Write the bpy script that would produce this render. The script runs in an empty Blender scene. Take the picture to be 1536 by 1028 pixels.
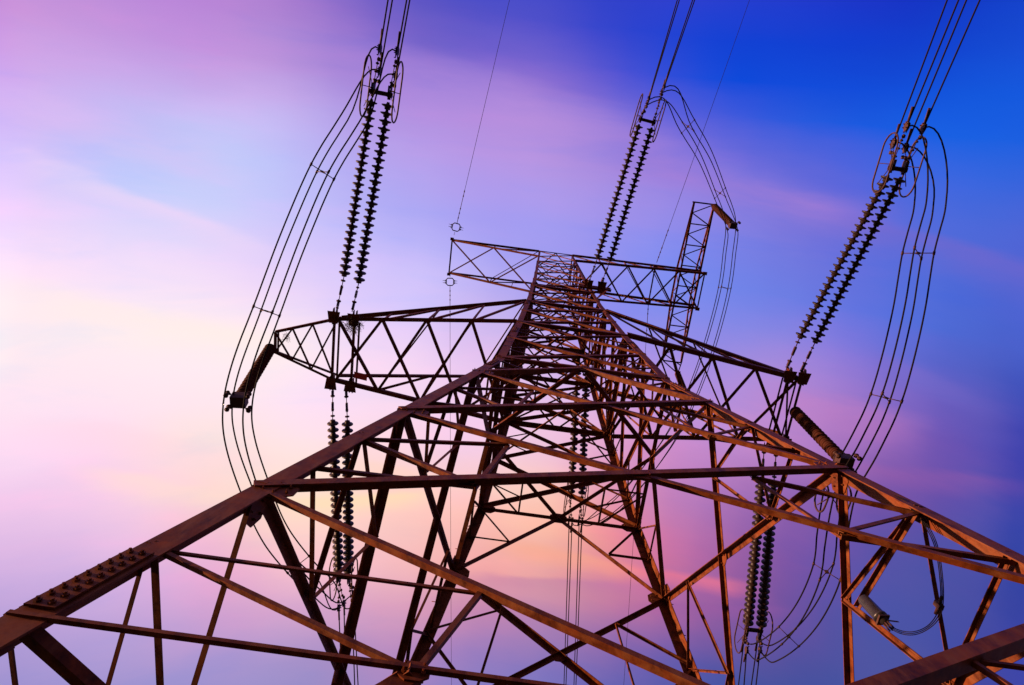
import bpy, math, random
from mathutils import Vector as V, Matrix
random.seed(4)
S = 2.5                      # metres per layout unit
GZ = 5.66                    # ground is this many layout units below level zero

# ------------------------------------------------------------------ camera
scene = bpy.context.scene
FPX = 955.7772
CAM = V((-0.6586768821, -2.7638333469, -5.0197528844))
RR = V((0.9915421648, -0.1213648245, 0.0459860282))
UU = V((-0.1294244063, -0.9510303091, 0.2806967657))
FF = V((-0.0096673929, 0.2842743931, 0.9586942218))
def W(p): return V((p[0]*S, p[1]*S, (p[2]+GZ)*S))
cam = bpy.data.cameras.new('camera'); camo = bpy.data.objects.new('camera', cam)
scene.collection.objects.link(camo); scene.camera = camo
cam.sensor_width = 36.0; cam.lens = FPX/1536*36.0; cam.clip_start = 0.05; cam.clip_end = 20000
m = Matrix((RR, UU, -FF)).transposed().to_4x4(); m.translation = W(CAM); camo.matrix_world = m

# ------------------------------------------------------------------ view transform
scene.view_settings.view_transform = 'Standard'; scene.view_settings.look = 'None'
scene.view_settings.exposure = 1.3; scene.view_settings.gamma = 1.0

# ------------------------------------------------------------------ sky (twilight colours by compass direction and height)
SUN_EL, SUN_AZ = math.radians(7), math.radians(185)      # azimuth of the sun measured from +X, counterclockwise
def raydir(px, py): return (FF + RR*((px-768)/FPX) - UU*((py-514)/FPX)).normalized()
SKY = [
 (10,10,200,145,215),(150,15,190,140,215),(300,20,180,130,215),(430,25,160,120,205),(540,30,125,100,200),(640,20,105,90,195),(740,20,85,80,200),(20,120,215,170,235),(120,110,205,170,235),(250,80,200,155,225),(380,60,195,145,215),(480,60,170,130,210),(620,70,115,97,200),(700,100,112,95,205),(600,130,165,130,215),(700,150,160,130,215),(20,210,210,190,245),(120,200,200,190,245),(250,180,195,190,245),(400,150,200,180,240),(520,200,180,165,235),(650,200,190,155,230),(740,190,180,140,220),(20,300,235,205,250),(120,290,200,205,250),(220,260,190,205,250),(350,250,190,205,250),(440,230,190,185,245),(640,270,175,160,235),(740,260,175,150,230),(60,350,245,215,250),(200,320,215,205,250),(330,310,205,205,250),(440,340,200,195,250),(620,330,175,170,245),(740,320,165,155,240),(60,420,255,230,245),(200,400,250,225,250),(350,400,240,215,250),(460,400,225,205,250),(620,420,210,195,250),(60,500,255,235,240),(250,480,255,235,240),(380,500,255,235,240),(800,20,80,78,200),(900,20,55,65,200),(1000,15,40,60,205),(1150,20,20,55,205),(1300,20,5,50,200),(1450,20,0,50,195),(1530,20,10,60,200),(790,90,108,94,205),(880,90,75,80,210),(1000,100,50,75,215),(1150,100,25,70,215),(1300,100,5,65,210),(1500,100,15,85,220),(790,160,175,135,215),(880,165,135,110,210),(970,175,90,95,215),(1080,180,50,85,220),(1200,180,30,85,220),(1300,180,15,85,220),(1500,190,20,85,218),(790,220,185,145,220),(890,225,170,135,215),(1000,230,145,120,215),(1080,250,115,110,215),(1180,250,70,100,220),(1260,240,45,95,225),(1400,240,40,100,228),(1500,260,38,98,222),(800,285,175,155,235),(900,290,165,145,230),(1010,290,150,130,225),(1110,290,135,118,215),(1180,300,145,115,205),(1250,310,130,110,205),(1320,320,90,100,215),(1420,330,75,105,215),(820,345,160,155,240),(930,345,150,145,235),(1020,350,135,140,235),(1110,360,110,125,230),(1200,365,95,112,222),(1330,370,95,105,215),(1430,385,85,105,215),(1520,400,90,95,205),(1100,430,120,130,230),(1180,430,95,120,225),(1300,430,90,110,220),(1420,440,70,105,215),(1530,450,65,95,210),(1150,500,140,135,225),(1280,500,110,115,220),(1400,520,85,105,210),(1520,520,70,95,200),(1150,570,175,140,215),(1230,580,160,125,210),(1320,590,120,108,205),(1420,590,95,90,190),(1520,600,80,80,180),(1240,630,178,126,198),(1340,640,150,100,185),(1330,700,128,86,165),(1440,670,100,75,175),(1520,690,80,75,175),(60,600,255,225,240),(300,600,255,230,240),(450,640,255,225,240),(580,600,250,218,240),(700,640,245,205,235),(850,640,235,190,225),(1000,560,185,150,225),(1130,650,200,140,205),(60,680,250,222,245),(60,750,240,195,230),(200,740,250,208,228),(320,700,255,222,212),(60,850,212,178,225),(180,850,218,180,225),(300,820,236,178,215),(100,930,185,155,212),(200,950,192,163,215),(60,1020,160,145,205),(200,1020,155,142,203),(340,870,228,168,205),(340,980,172,148,205),(450,750,255,225,200),(580,740,255,210,200),(480,840,250,190,205),(590,800,250,200,188),(700,740,250,200,200),(600,880,233,165,190),(560,940,192,145,190),(480,1000,160,140,197),(700,830,250,180,165),(750,870,235,142,160),(720,920,183,130,180),(720,990,150,125,190),(800,1000,133,118,188),(790,780,250,195,175),(830,830,246,178,160),(880,860,226,150,150),(860,910,183,120,170),(850,960,152,115,175),(930,850,226,126,146),(1000,865,205,116,152),(1080,870,172,96,152),(1050,800,176,112,176),(1000,740,190,126,188),(930,730,222,145,180),(1150,780,140,92,168),(1150,875,140,82,155),(1060,930,110,85,165),(950,950,130,100,175),(950,1010,110,95,170),(1130,1010,80,80,155),(1210,960,82,76,157),(1210,790,125,85,170),(1250,880,90,80,165),(1350,770,100,75,165),(1400,850,80,82,164),(1350,980,78,80,158),(1500,780,80,78,170),(1490,900,66,68,158),(1500,1010,60,65,160),
 (820,430,165,155,235),(750,450,190,175,240),(760,540,225,192,236),(900,500,158,145,235),(1010,470,130,140,235),(850,580,225,185,230),(950,640,215,155,208),(1060,540,150,135,225)
]
def lin(c):
    c = c/255.0
    return c/12.92 if c <= 0.04045 else ((c+0.055)/1.055)**2.4
samples = [(raydir(x, y), (lin(r), lin(g), lin(b))) for x, y, r, g, b in SKY]
def hd(az, el): a, e = math.radians(az), math.radians(el); return V((math.cos(a)*math.cos(e), math.sin(a)*math.cos(e), math.sin(e)))
samples += [(hd(180,4),(1.5,.62,.30)),(hd(205,10),(.8,.30,.16)),(hd(150,10),(1.1,.45,.34)),(hd(180,28),(.95,.6,.6)),(hd(120,8),(.50,.22,.32)),(hd(90,12),(.30,.15,.34)),
            (hd(60,8),(.12,.08,.26)),(hd(30,10),(.03,.03,.12)),(hd(0,10),(.015,.02,.10)),(hd(0,35),(.01,.05,.35)),(hd(330,20),(.015,.02,.10)),(hd(290,20),(.03,.02,.06)),
            (hd(250,15),(.20,.06,.03)),(hd(270,40),(.07,.03,.07))]
world = bpy.data.worlds.new('World'); scene.world = world; world.use_nodes = True
nt = world.node_tree; N = nt.nodes; Lk = nt.links; N.clear()
def nd(t, **k):
    n = N.new(t)
    for a, b in k.items(): setattr(n, a, b)
    return n
tc = nd('ShaderNodeTexCoord')
# thin streaks: the direction is nudged by stretched noise
mp = nd('ShaderNodeMapping'); mp.inputs['Rotation'].default_value = (0, 0, math.radians(-28)); mp.inputs['Scale'].default_value = (1.6, 7.0, 2.0)
ns = nd('ShaderNodeTexNoise'); ns.inputs['Scale'].default_value = 1.5; ns.inputs['Detail'].default_value = 6; ns.inputs['Roughness'].default_value = .55
sb = nd('ShaderNodeVectorMath', operation='SUBTRACT'); sb.inputs[1].default_value = (.5, .5, .5)
sc_ = nd('ShaderNodeVectorMath', operation='SCALE'); sc_.inputs['Scale'].default_value = .05
ad = nd('ShaderNodeVectorMath', operation='ADD')
Lk.new(tc.outputs['Generated'], mp.inputs['Vector']); Lk.new(mp.outputs[0], ns.inputs['Vector']); Lk.new(ns.outputs['Color'], sb.inputs[0])
Lk.new(sb.outputs[0], sc_.inputs[0]); Lk.new(tc.outputs['Generated'], ad.inputs[0]); Lk.new(sc_.outputs[0], ad.inputs[1])
import numpy as np
SG = .06; FLOOR = 2e-5
D_ = np.array([list(d) for d, c in samples]); C_ = np.array([c for d, c in samples])
Ph = np.exp(-((D_[:,None]-D_[None])**2).sum(-1)/(2*SG*SG)) + FLOOR
Ph = Ph/Ph.sum(1, keepdims=True)
COEF = np.linalg.solve(Ph.T@Ph+np.eye(len(D_))*.05, Ph.T@C_+.05*C_)      # smooth blend that passes close to every sample
# the blend is laid out as a plan of the sky dome (x = east, y = north of the direction), one colour ramp per strip of y
XS = [-1., -.82]+[-.66+i*.05 for i in range(27)]+[.82, 1.]
YS = [-1., -.8, -.6, -.45, -.34]+[-.28+i*.048 for i in range(25)]+[1.]
def dome(x, y):
    r = math.hypot(x, y)
    if r > .998: x, y = x*.998/r, y*.998/r
    return np.array((x, y, math.sqrt(max(1e-4, 1-x*x-y*y))))
def skycol(x, y):
    w_ = np.exp(-((D_-dome(x, y))**2).sum(-1)/(2*SG*SG))+FLOOR; return np.clip((w_@COEF)/w_.sum(), .002, 2)
sep = nd('ShaderNodeSeparateXYZ'); Lk.new(ad.outputs[0], sep.inputs[0])
xm = nd('ShaderNodeMath', operation='MULTIPLY_ADD'); Lk.new(sep.outputs['X'], xm.inputs[0]); xm.inputs[1].default_value = .5; xm.inputs[2].default_value = .5
cur = None
for j, y in enumerate(YS):
    rp = nd('ShaderNodeValToRGB'); cr = rp.color_ramp; cr.interpolation = 'CARDINAL'
    while len(cr.elements) < len(XS): cr.elements.new(.5)
    for e, x in zip(cr.elements, XS): e.position = (x+1)/2
    for e, x in zip(cr.elements, XS): e.color = (*[float(q) for q in skycol(x, y)], 1)
    Lk.new(xm.outputs[0], rp.inputs[0])
    if cur is None: cur = rp.outputs[0]; continue
    mr_ = nd('ShaderNodeMapRange'); Lk.new(sep.outputs['Y'], mr_.inputs['Value']); mr_.inputs['From Min'].default_value = YS[j-1]; mr_.inputs['From Max'].default_value = y
    mx = nd('ShaderNodeMix', data_type='RGBA'); Lk.new(mr_.outputs['Result'], mx.inputs[0]); Lk.new(cur, mx.inputs[6]); Lk.new(rp.outputs[0], mx.inputs[7]); cur = mx.outputs[2]
# long thin cloud bands, each along a great circle of the sky, ragged by the same noise
def link(v, sock):
    if hasattr(v, 'is_output'): Lk.new(v, sock)
    else: sock.default_value = v
def mth(op, a, b=0.0, c=None):
    n_ = nd('ShaderNodeMath', operation=op); link(a, n_.inputs[0]); link(b, n_.inputs[1])
    if c is not None: link(c, n_.inputs[2])
    return n_.outputs[0]
def sstep(v, lo, hi, a=0., b=1.):
    n_ = nd('ShaderNodeMapRange'); n_.interpolation_type = 'SMOOTHSTEP'; link(v, n_.inputs['Value'])
    for k_, x_ in zip(('From Min','From Max','To Min','To Max'), (lo, hi, a, b)): n_.inputs[k_].default_value = x_
    return n_.outputs['Result']
def noise(scale, rot, sc3, detail=5, dist=.0):
    m_ = nd('ShaderNodeMapping'); m_.inputs['Rotation'].default_value = (0, 0, math.radians(rot)); m_.inputs['Scale'].default_value = sc3
    n_ = nd('ShaderNodeTexNoise'); n_.inputs['Scale'].default_value = scale; n_.inputs['Detail'].default_value = detail; n_.inputs['Distortion'].default_value = dist
    n_.inputs['Roughness'].default_value = .6
    Lk.new(tc.outputs['Generated'], m_.inputs['Vector']); Lk.new(m_.outputs[0], n_.inputs['Vector']); return n_.outputs['Fac']
# the zenith frame: bands run roughly 25 degrees off the arm direction
streak = noise(2.2, 26, (1.1, 7.5, 3.0), 7, .35); fine = noise(5.0, 22, (1.0, 6.0, 3.0), 6, .3); puff = noise(9.0, 10, (1.0, 2.2, 1.5), 4, .4)
rag = nd('ShaderNodeVectorMath', operation='ADD'); sc2 = nd('ShaderNodeVectorMath', operation='SCALE'); sc2.inputs['Scale'].default_value = .06
Lk.new(sb.outputs[0], sc2.inputs[0]); Lk.new(tc.outputs['Generated'], rag.inputs[0]); Lk.new(sc2.outputs[0], rag.inputs[1])
BANDS = [  # A, B (ends), half widths above and below, colour, strength, end fade
 ((250,-30),(1330,345),22,70,(186,142,222),.26,.10), ((560,95),(900,205),26,34,(190,148,226),.24,.08), ((930,225),(1290,330),14,20,(168,125,210),.55,.06), ((1290,335),(1560,410),10,22,(120,100,200),.50,.06),
 ((20,235),(400,372),8,16,(238,214,246),.60,.05), ((0,150),(330,245),16,26,(222,190,242),.45,.08), ((20,430),(430,520),14,30,(255,240,222),.45,.08),
 ((930,846),(1110,874),5,10,(240,120,142),.60,.05), ((760,818),(950,852),7,10,(250,170,132),.45,.05), ((700,858),(960,882),5,14,(176,112,168),.45,.05),
 ((440,748),(640,745),6,14,(255,226,176),.65,.05), ((540,700),(800,742),7,12,(255,214,190),.45,.05), ((1270,686),(1480,724),5,12,(165,92,165),.30,.07), ((1180,596),(1330,632),10,26,(205,128,192),.50,.06),
 ((1330,545),(1440,600),9,12,(130,110,200),.22,.05), ((150,720),(380,742),6,12,(255,226,205),.45,.05), ((980,905),(1150,912),4,12,(150,88,160),.40,.05), ((60,640),(420,700),10,20,(255,214,226),.35,.08),
]
for (ax, ay), (bx, by), up_, dn_, c_, st_, ef in BANDS:
    A_, B_ = raydir(ax, ay), raydir(bx, by); nn_ = A_.cross(B_).normalized()
    if nn_.dot(UU) < 0: nn_ = -nn_
    mid = (A_+B_).normalized(); tt_ = (B_-A_).normalized(); hl = (B_-A_).length/2
    d1 = nd('ShaderNodeVectorMath', operation='DOT_PRODUCT'); Lk.new(rag.outputs[0], d1.inputs[0]); d1.inputs[1].default_value = nn_
    d2 = nd('ShaderNodeVectorMath', operation='DOT_PRODUCT'); Lk.new(rag.outputs[0], d2.inputs[0]); d2.inputs[1].default_value = tt_
    off = float(mid.dot(tt_)); v = d1.outputs['Value']; al = mth('ABSOLUTE', mth('SUBTRACT', d2.outputs['Value'], off))
    f1 = sstep(v, 0., up_*2/FPX, 1., 0.); f2 = sstep(v, -dn_*2/FPX, 0., 0., 1.); f3 = sstep(al, hl*.55, hl+ef, 1., 0.)
    f = mth('MULTIPLY', mth('MULTIPLY', f1, f2), mth('MULTIPLY', f3, sstep(streak, .30, .62, st_*.55, st_)))
    mx = nd('ShaderNodeMix', data_type='RGBA'); Lk.new(f, mx.inputs[0]); Lk.new(cur, mx.inputs[6]); mx.inputs[7].default_value = (lin(c_[0]), lin(c_[1]), lin(c_[2]), 1); cur = mx.outputs[2]
# wisps: brighten and warm slightly where the stretched noise is dense
for nz, lo, hi, c_, st_ in ((streak, .50, .78, (1.10, .99, 1.01), 1.), (fine, .50, .80, (1.04, 1.0, 1.01), 1.), (streak, .52, .25, (.90, .97, 1.02), 1.), (puff, .55, .80, (1.03, 1.0, .99), 1.)):
    f = sstep(nz, lo, hi)
    mx = nd('ShaderNodeMix', data_type='RGBA'); mx.blend_type = 'MULTIPLY'; Lk.new(f, mx.inputs[0]); Lk.new(cur, mx.inputs[6]); mx.inputs[7].default_value = (*c_, 1); cur = mx.outputs[2]
bg = nd('ShaderNodeBackground'); Lk.new(cur, bg.inputs['Color']); bg.inputs['Strength'].default_value = 0.406
sky = nd('ShaderNodeTexSky', sky_type='NISHITA'); sky.sun_disc = False; sky.sun_elevation = SUN_EL; sky.sun_rotation = math.pi/2 - SUN_AZ
bg2 = nd('ShaderNodeBackground'); Lk.new(sky.outputs[0], bg2.inputs['Color']); bg2.inputs['Strength'].default_value = .004
adds = nd('ShaderNodeAddShader'); out = nd('ShaderNodeOutputWorld')
world.cycles.sampling_method = 'MANUAL'; world.cycles.sample_map_resolution = 256
scene.cycles.max_bounces = 4; scene.cycles.diffuse_bounces = 2; scene.cycles.glossy_bounces = 2
Lk.new(bg.outputs[0], adds.inputs[0]); Lk.new(bg2.outputs[0], adds.inputs[1]); Lk.new(adds.outputs[0], out.inputs['Surface'])

# ------------------------------------------------------------------ sun
sl = bpy.data.lights.new('sun', 'SUN'); sl.energy = 5.0; sl.angle = math.radians(.6); sl.color = (1.0, .56, .34)
so = bpy.data.objects.new('sun', sl); scene.collection.objects.link(so)
sd = hd(math.degrees(SUN_AZ), math.degrees(SUN_EL)); so.rotation_euler = sd.to_track_quat('Z', 'Y').to_euler(); so.location = (0, 0, 80)

# ------------------------------------------------------------------ materials
def mat(name, c1, c2, rough=.5, metal=0., nscale=6., bump=.0, spec=.5):
    m = bpy.data.materials.new(name); m.use_nodes = True; t = m.node_tree; p = t.nodes['Principled BSDF']
    tcn = t.nodes.new('ShaderNodeTexCoord'); n = t.nodes.new('ShaderNodeTexNoise'); n.inputs['Scale'].default_value = nscale; n.inputs['Detail'].default_value = 8
    n.inputs['Roughness'].default_value = .65
    r = t.nodes.new('ShaderNodeValToRGB'); r.color_ramp.elements[0].position = .35; r.color_ramp.elements[1].position = .68
    r.color_ramp.elements[0].color = (*c1, 1); r.color_ramp.elements[1].color = (*c2, 1)
    t.links.new(tcn.outputs['Object'], n.inputs['Vector']); t.links.new(n.outputs['Fac'], r.inputs['Fac']); t.links.new(r.outputs['Color'], p.inputs['Base Color'])
    mr = t.nodes.new('ShaderNodeMapRange'); mr.inputs['To Min'].default_value = max(.05, rough-.12); mr.inputs['To Max'].default_value = min(1, rough+.15)
    t.links.new(n.outputs['Fac'], mr.inputs['Value']); t.links.new(mr.outputs['Result'], p.inputs['Roughness'])
    p.inputs['Metallic'].default_value = metal; p.inputs['Specular IOR Level'].default_value = spec
    if bump:
        b = t.nodes.new('ShaderNodeBump'); b.inputs['Strength'].default_value = bump; b.inputs['Distance'].default_value = .004
        t.links.new(n.outputs['Fac'], b.inputs['Height']); t.links.new(b.outputs[0], p.inputs['Normal'])
    return m
def steel(name, dark, rust, zinc, sc, rough):
    m = mat(name, dark, rust, rough, .0, sc, .3, .07); t = m.node_tree; p = t.nodes['Principled BSDF']
    src = p.inputs['Base Color'].links[0].from_socket; tcn = [n for n in t.nodes if n.type == 'TEX_COORD'][0]
    mp_ = t.nodes.new('ShaderNodeMapping'); mp_.inputs['Scale'].default_value = (5.0, 5.0, 1.1); t.links.new(tcn.outputs['Object'], mp_.inputs['Vector'])
    n2 = t.nodes.new('ShaderNodeTexNoise'); n2.inputs['Scale'].default_value = 1.6; n2.inputs['Detail'].default_value = 9; n2.inputs['Roughness'].default_value = .7; t.links.new(mp_.outputs[0], n2.inputs['Vector'])
    r2 = t.nodes.new('ShaderNodeMapRange'); r2.inputs['From Min'].default_value = .46; r2.inputs['From Max'].default_value = .68; t.links.new(n2.outputs['Fac'], r2.inputs['Value'])
    mx = t.nodes.new('ShaderNodeMix'); mx.data_type = 'RGBA'; t.links.new(r2.outputs['Result'], mx.inputs[0]); t.links.new(src, mx.inputs[6]); mx.inputs[7].default_value = (*zinc, 1)
    t.links.new(mx.outputs[2], p.inputs['Base Color']); return m
STEEL = steel('weathered_steel', (.040,.0085,.0022), (.150,.034,.007), (.135,.046,.016), 5., .55)
STEEL2 = steel('weathered_steel_light_section', (.036,.008,.0022), (.135,.031,.007), (.13,.046,.016), 9., .55)
BOLT = mat('bolt_steel', (.03,.010,.007), (.06,.02,.012), .5, .4, 20.)
PORC = mat('brown_glazed_porcelain', (.009,.004,.003), (.022,.008,.005), .5, 0., 4., .0, .3)
SHED = mat('brown_silicone_rubber', (.034,.009,.004), (.060,.015,.007), .75, 0., 4., .0, .1)
FIT = mat('forged_fitting', (.022,.008,.006), (.06,.022,.013), .6, .1, 14., .0, .2)
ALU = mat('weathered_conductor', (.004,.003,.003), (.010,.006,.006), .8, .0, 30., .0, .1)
RED = mat('red_enamel', (.30,.01,.012), (.42,.02,.02), .5, 0., 8.)
CASE = mat('closure_casing', (.010,.008,.007), (.024,.018,.015), .4, .1, 10.)
CONC = mat('concrete', (.22,.21,.19), (.36,.34,.31), .9, 0., 3., .6)
TWIG = mat('twig', (.035,.022,.012), (.08,.05,.03), .9, 0., 8.)
GRND = mat('grassland_soil', (.025,.030,.012), (.07,.055,.03), .95, 0., .35, .8)

# ------------------------------------------------------------------ helpers
C = scene.collection
class MB:
    def __init__(s): s.v = []; s.f = []; s.sm = []
    def add(s, v, f, smooth=False):
        o = len(s.v); s.v += [V(p) for p in v]; s.f += [tuple(i+o for i in q) for q in f]; s.sm += [smooth]*len(f)
        return s
    def build(s, name, mt, parent=None, loc=None):
        base = W(loc) if loc is not None else (parent_origin(parent) if parent else (sum(s.v, V())/len(s.v) if s.v else V()))
        if parent is None and loc is None: base = V(base)
        me = bpy.data.meshes.new(name); me.from_pydata([p-base for p in s.v], [], s.f); me.materials.append(mt)
        me.polygons.foreach_set('use_smooth', s.sm); me.update()
        o = bpy.data.objects.new(name, me); C.objects.link(o)
        if parent: o.parent = parent; o.location = base - parent_origin(parent)
        else: o.location = base
        ORG[o.name] = V(base)
        return o
ORG = {}
def parent_origin(o): return ORG[o.name]
def thing(name, label, cat, at, group=None):
    o = bpy.data.objects.new(name, None); C.objects.link(o); o.location = W(at); ORG[o.name] = W(at); o.empty_display_size = .3
    o['label'] = label; o['category'] = cat
    if group: o['group'] = group
    return o
def tag(o, label, cat, group=None):
    o['label'] = label; o['category'] = cat
    if group: o['group'] = group
    return o
def frame(d, up):
    d = d.normalized(); x = up - d*up.dot(d)
    if x.length < 1e-5: x = d.orthogonal()
    x.normalize(); return d, x, d.cross(x).normalized()
# every geometry routine takes layout points and works in metres
def angle(mb, p, q, w, n, side=1, th=None, ext=0., off=0.):
    """L-section bar: one flange lies in the face whose outward normal is n, the other points inward"""
    P, Q = W(p), W(q); w = w*S; th = th or max(.008, w*.11); n = V(n).normalized()
    d, nn, t = frame(Q-P, n); t = t*side
    P = P - d*ext*S + nn*off*S; Q = Q + d*ext*S + nn*off*S
    prof = [(-w/2,0),(w/2,0),(w/2,-th),(-w/2+th,-th),(-w/2+th,-w),(-w/2,-w)]
    v = [P+t*a+nn*b for a, b in prof]+[Q+t*a+nn*b for a, b in prof]
    f = [(i,(i+1)%6,(i+1)%6+6,i+6) for i in range(6)] + [(0,1,2,3),(0,3,4,5),(9,8,7,6),(11,10,9,6)]
    return mb.add(v, f)
def box(mb, c, ax, ay, az, raw=False):
    c = V(c) if raw else W(c)
    v = [c+ax*i+ay*j+az*k for i in (-1,1) for j in (-1,1) for k in (-1,1)]
    return mb.add(v, [(0,1,3,2),(4,6,7,5),(0,4,5,1),(2,3,7,6),(0,2,6,4),(1,5,7,3)])
def tube(mb, pts, r, n=8, closed=False, raw=False, rs=None):
    P = [V(p) if raw else W(p) for p in pts]; m_ = len(P); rings = []
    up = None
    for i, p in enumerate(P):
        a = P[i-1] if (i or closed) else p; b = P[(i+1)%m_] if (i < m_-1 or closed) else p
        d = (b-a).normalized()
        if up is None: up = d.orthogonal()
        x = (up-d*up.dot(d)).normalized(); up = x; y = d.cross(x); rr = rs[i] if rs else r
        rings.append([p+(x*math.cos(2*math.pi*k/n)+y*math.sin(2*math.pi*k/n))*rr for k in range(n)])
    f = []
    for i in range(m_ if closed else m_-1):
        j = (i+1)%m_
        f += [(i*n+k, i*n+(k+1)%n, j*n+(k+1)%n, j*n+k) for k in range(n)]
    if not closed: f += [tuple(range(n-1,-1,-1)), tuple((m_-1)*n+k for k in range(n))]
    return mb.add([p for r_ in rings for p in r_], f, True)
def lathe(mb, p, q, prof, n=16, raw=False, smooth=True):
    """prof: (distance in metres from p towards q, radius in metres)"""
    P = V(p) if raw else W(p); Q = V(q) if raw else W(q); d = (Q-P).normalized(); x = d.orthogonal().normalized(); y = d.cross(x)
    v = [P+d*a+(x*math.cos(2*math.pi*k/n)+y*math.sin(2*math.pi*k/n))*r for a, r in prof for k in range(n)]
    f = [(i*n+k, i*n+(k+1)%n, (i+1)*n+(k+1)%n, (i+1)*n+k) for i in range(len(prof)-1) for k in range(n)]
    f += [tuple(range(n-1,-1,-1)), tuple((len(prof)-1)*n+k for k in range(n))]
    return mb.add(v, f, smooth)
def bolt(mb, P, n, r=.018, h=.016):
    n = n.normalized(); lathe(mb, P, P+n, [(0,r),(h,r),(h,r*.5),(h*2.1,r*.5)], 6, True, False)
def plate(mb, pts, n, th=.012, off=0.):
    """flat polygonal plate, pts are layout points, pushed along n"""
    n = V(n).normalized(); P = [W(p)+n*off for p in pts]; k = len(P)
    return mb.add([p for p in P]+[p+n*th for p in P], [tuple(range(k)), tuple(range(2*k-1,k-1,-1))]+[(i,i+k,(i+1)%k+k,(i+1)%k) for i in range(k)])
def px(x, y, z):
    """a point of the photograph's view at height z (layout units)"""
    d = FF + RR*((x-768)/FPX) - UU*((y-514)/FPX); return CAM + d*((z-CAM.z)/d.z)
def spl(ctrl, n):
    """Catmull-Rom through ctrl"""
    P = [V(c) for c in ctrl]; P = [P[0]*2-P[1]]+P+[P[-1]*2-P[-2]]; o = []
    for i in range(1, len(P)-2):
        for k in range(n):
            t = k/n; a, b, c, d = P[i-1:i+3]
            o.append(.5*((2*b)+(c-a)*t+(2*a-5*b+4*c-d)*t*t+(3*b-a-3*c+d)*t**3))
    o.append(P[-2]); return o
def lerp(a, b, t): return V(a)*(1-t)+V(b)*t

# ------------------------------------------------------------------ ground
g = MB(); R_ = 9000; g.add([(-R_,-R_,0),(R_,-R_,0),(R_,R_,0),(-R_,R_,0)], [(0,1,2,3)])
go = g.build('ground', GRND); go['kind'] = 'structure'

# ------------------------------------------------------------------ the tower
PROF = [(-GZ,1.98),(-3.91,1.68),(0,.995),(.8,.855),(2.89,.71),(5,.60),(7,.53),(9,.48),(11.37,.43)]
def wd(z):
    for (a, x), (b, y) in zip(PROF, PROF[1:]):
        if z <= b: return x+(y-x)*(z-a)/(b-a)
    return PROF[-1][1]
FACES = {'F':(V((1,0,0)),V((0,-1,0))),'R':(V((0,1,0)),V((1,0,0))),'B':(V((-1,0,0)),V((0,1,0))),'L':(V((0,-1,0)),V((-1,0,0)))}
def fp(face, u, z):
    """point on a body face: u from -1 (left edge seen from outside) to 1"""
    t, n = FACES[face]; w = wd(z); return t*(u*w)+n*w+V((0,0,z))
def fn(face, z=0): return FACES[face][1]+V((0,0,.16 if z < .8 else .05))
T = thing('transmission_tower', 'tall brown steel lattice transmission tower rising from below, with three levels of arms', 'transmission tower', (0,0,-GZ))
L0, L1, L2, L3 = 0., -1.645, -3.03, -3.91
M1 = .91
def part(name, mb, mt=STEEL, parent=T): return mb.build(name, mt, parent)
legs = {}
for sx, sy in ((-1,-1),(1,-1),(-1,1),(1,1)):
    mb = MB(); zs = [-GZ+.06, -3.91, 0, .8, 2.89, 5, 7, 9, 11.45]; wids = [.092,.088,.084,.084,.074,.060,.050,.044]
    for (a, b), w_ in zip(zip(zs, zs[1:]), wids):
        P, Q = W((sx*wd(a), sy*wd(a), a)), W((sx*wd(b), sy*wd(b), b)); ww = w_*S; th = .016
        # corner angle: flanges run inward along both faces
        prof = [(0,0),(ww,0),(ww,th),(th,th),(th,ww),(0,ww)]
        v = [P+V((-sx*i,-sy*j,0)) for i, j in prof]+[Q+V((-sx*i,-sy*j,0)) for i, j in prof]
        mb.add(v, [(i,(i+1)%6,(i+1)%6+6,i+6) for i in range(6)]+[(0,1,2,3),(0,3,4,5),(9,8,7,6),(11,10,9,6)])
    # small step bolts up one leg of each side
    if sy > 0:
        z = -5.0; k = 0
        while z < 11:
            w = wd(z); P = W((sx*w, sy*w, z)); d = V((sx,0,0)) if k % 2 else V((0,sy,0))
            tube(mb, [P-V((sx,sy,0))*.03, P-V((sx,sy,0))*.03+d*.17], .009, 6, raw=True); z += .16; k += 1
    lg = part('leg', mb); legs[sx, sy] = lg
    # splice plates with bolt rows on both flanges
    for zc, hl in ((-3.735,.145),(.55,.16),(2.35,.14),(4.4,.12),(6.3,.12)):
        mb = MB(); bb = MB()
        for ax in (0, 1):
            n = V((0,sy,0)) if ax == 0 else V((sx,0,0)); t = V((-sx,0,0)) if ax == 0 else V((0,-sy,0))
            za, zb = zc-hl, zc+hl; ww = .074*S if zc < 0 else .055*S
            a, b = W((sx*wd(za),sy*wd(za),za)), W((sx*wd(zb),sy*wd(zb),zb)); d = (b-a).normalized(); nn = (n-d*n.dot(d)).normalized()
            v = []
            for o in (.003, .019): v += [a+t*.01+nn*o, b+t*.01+nn*o, b+t*ww+nn*o, a+t*ww+nn*o]
            mb.add(v, [(0,1,2,3),(7,6,5,4),(0,4,5,1),(1,5,6,2),(2,6,7,3),(3,7,4,0)])
            nb = 9 if zc < 0 else 6
            for k in range(nb):
                for s_ in (.28, .72):
                    c = a+(b-a)*((k+.5)/nb)+t*(ww*s_)+nn*.019
                    bolt(mb, c, nn, .022 if zc < 0 else .016, .013)
        part('splice_plate', mb, STEEL, lg)
    mb = MB(); box(mb, (sx*1.98, sy*1.98, -GZ+.08), V((.45,0,0)), V((0,.45,0)), V((0,0,.2))); part('footing', mb, CONC, lg)

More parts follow.
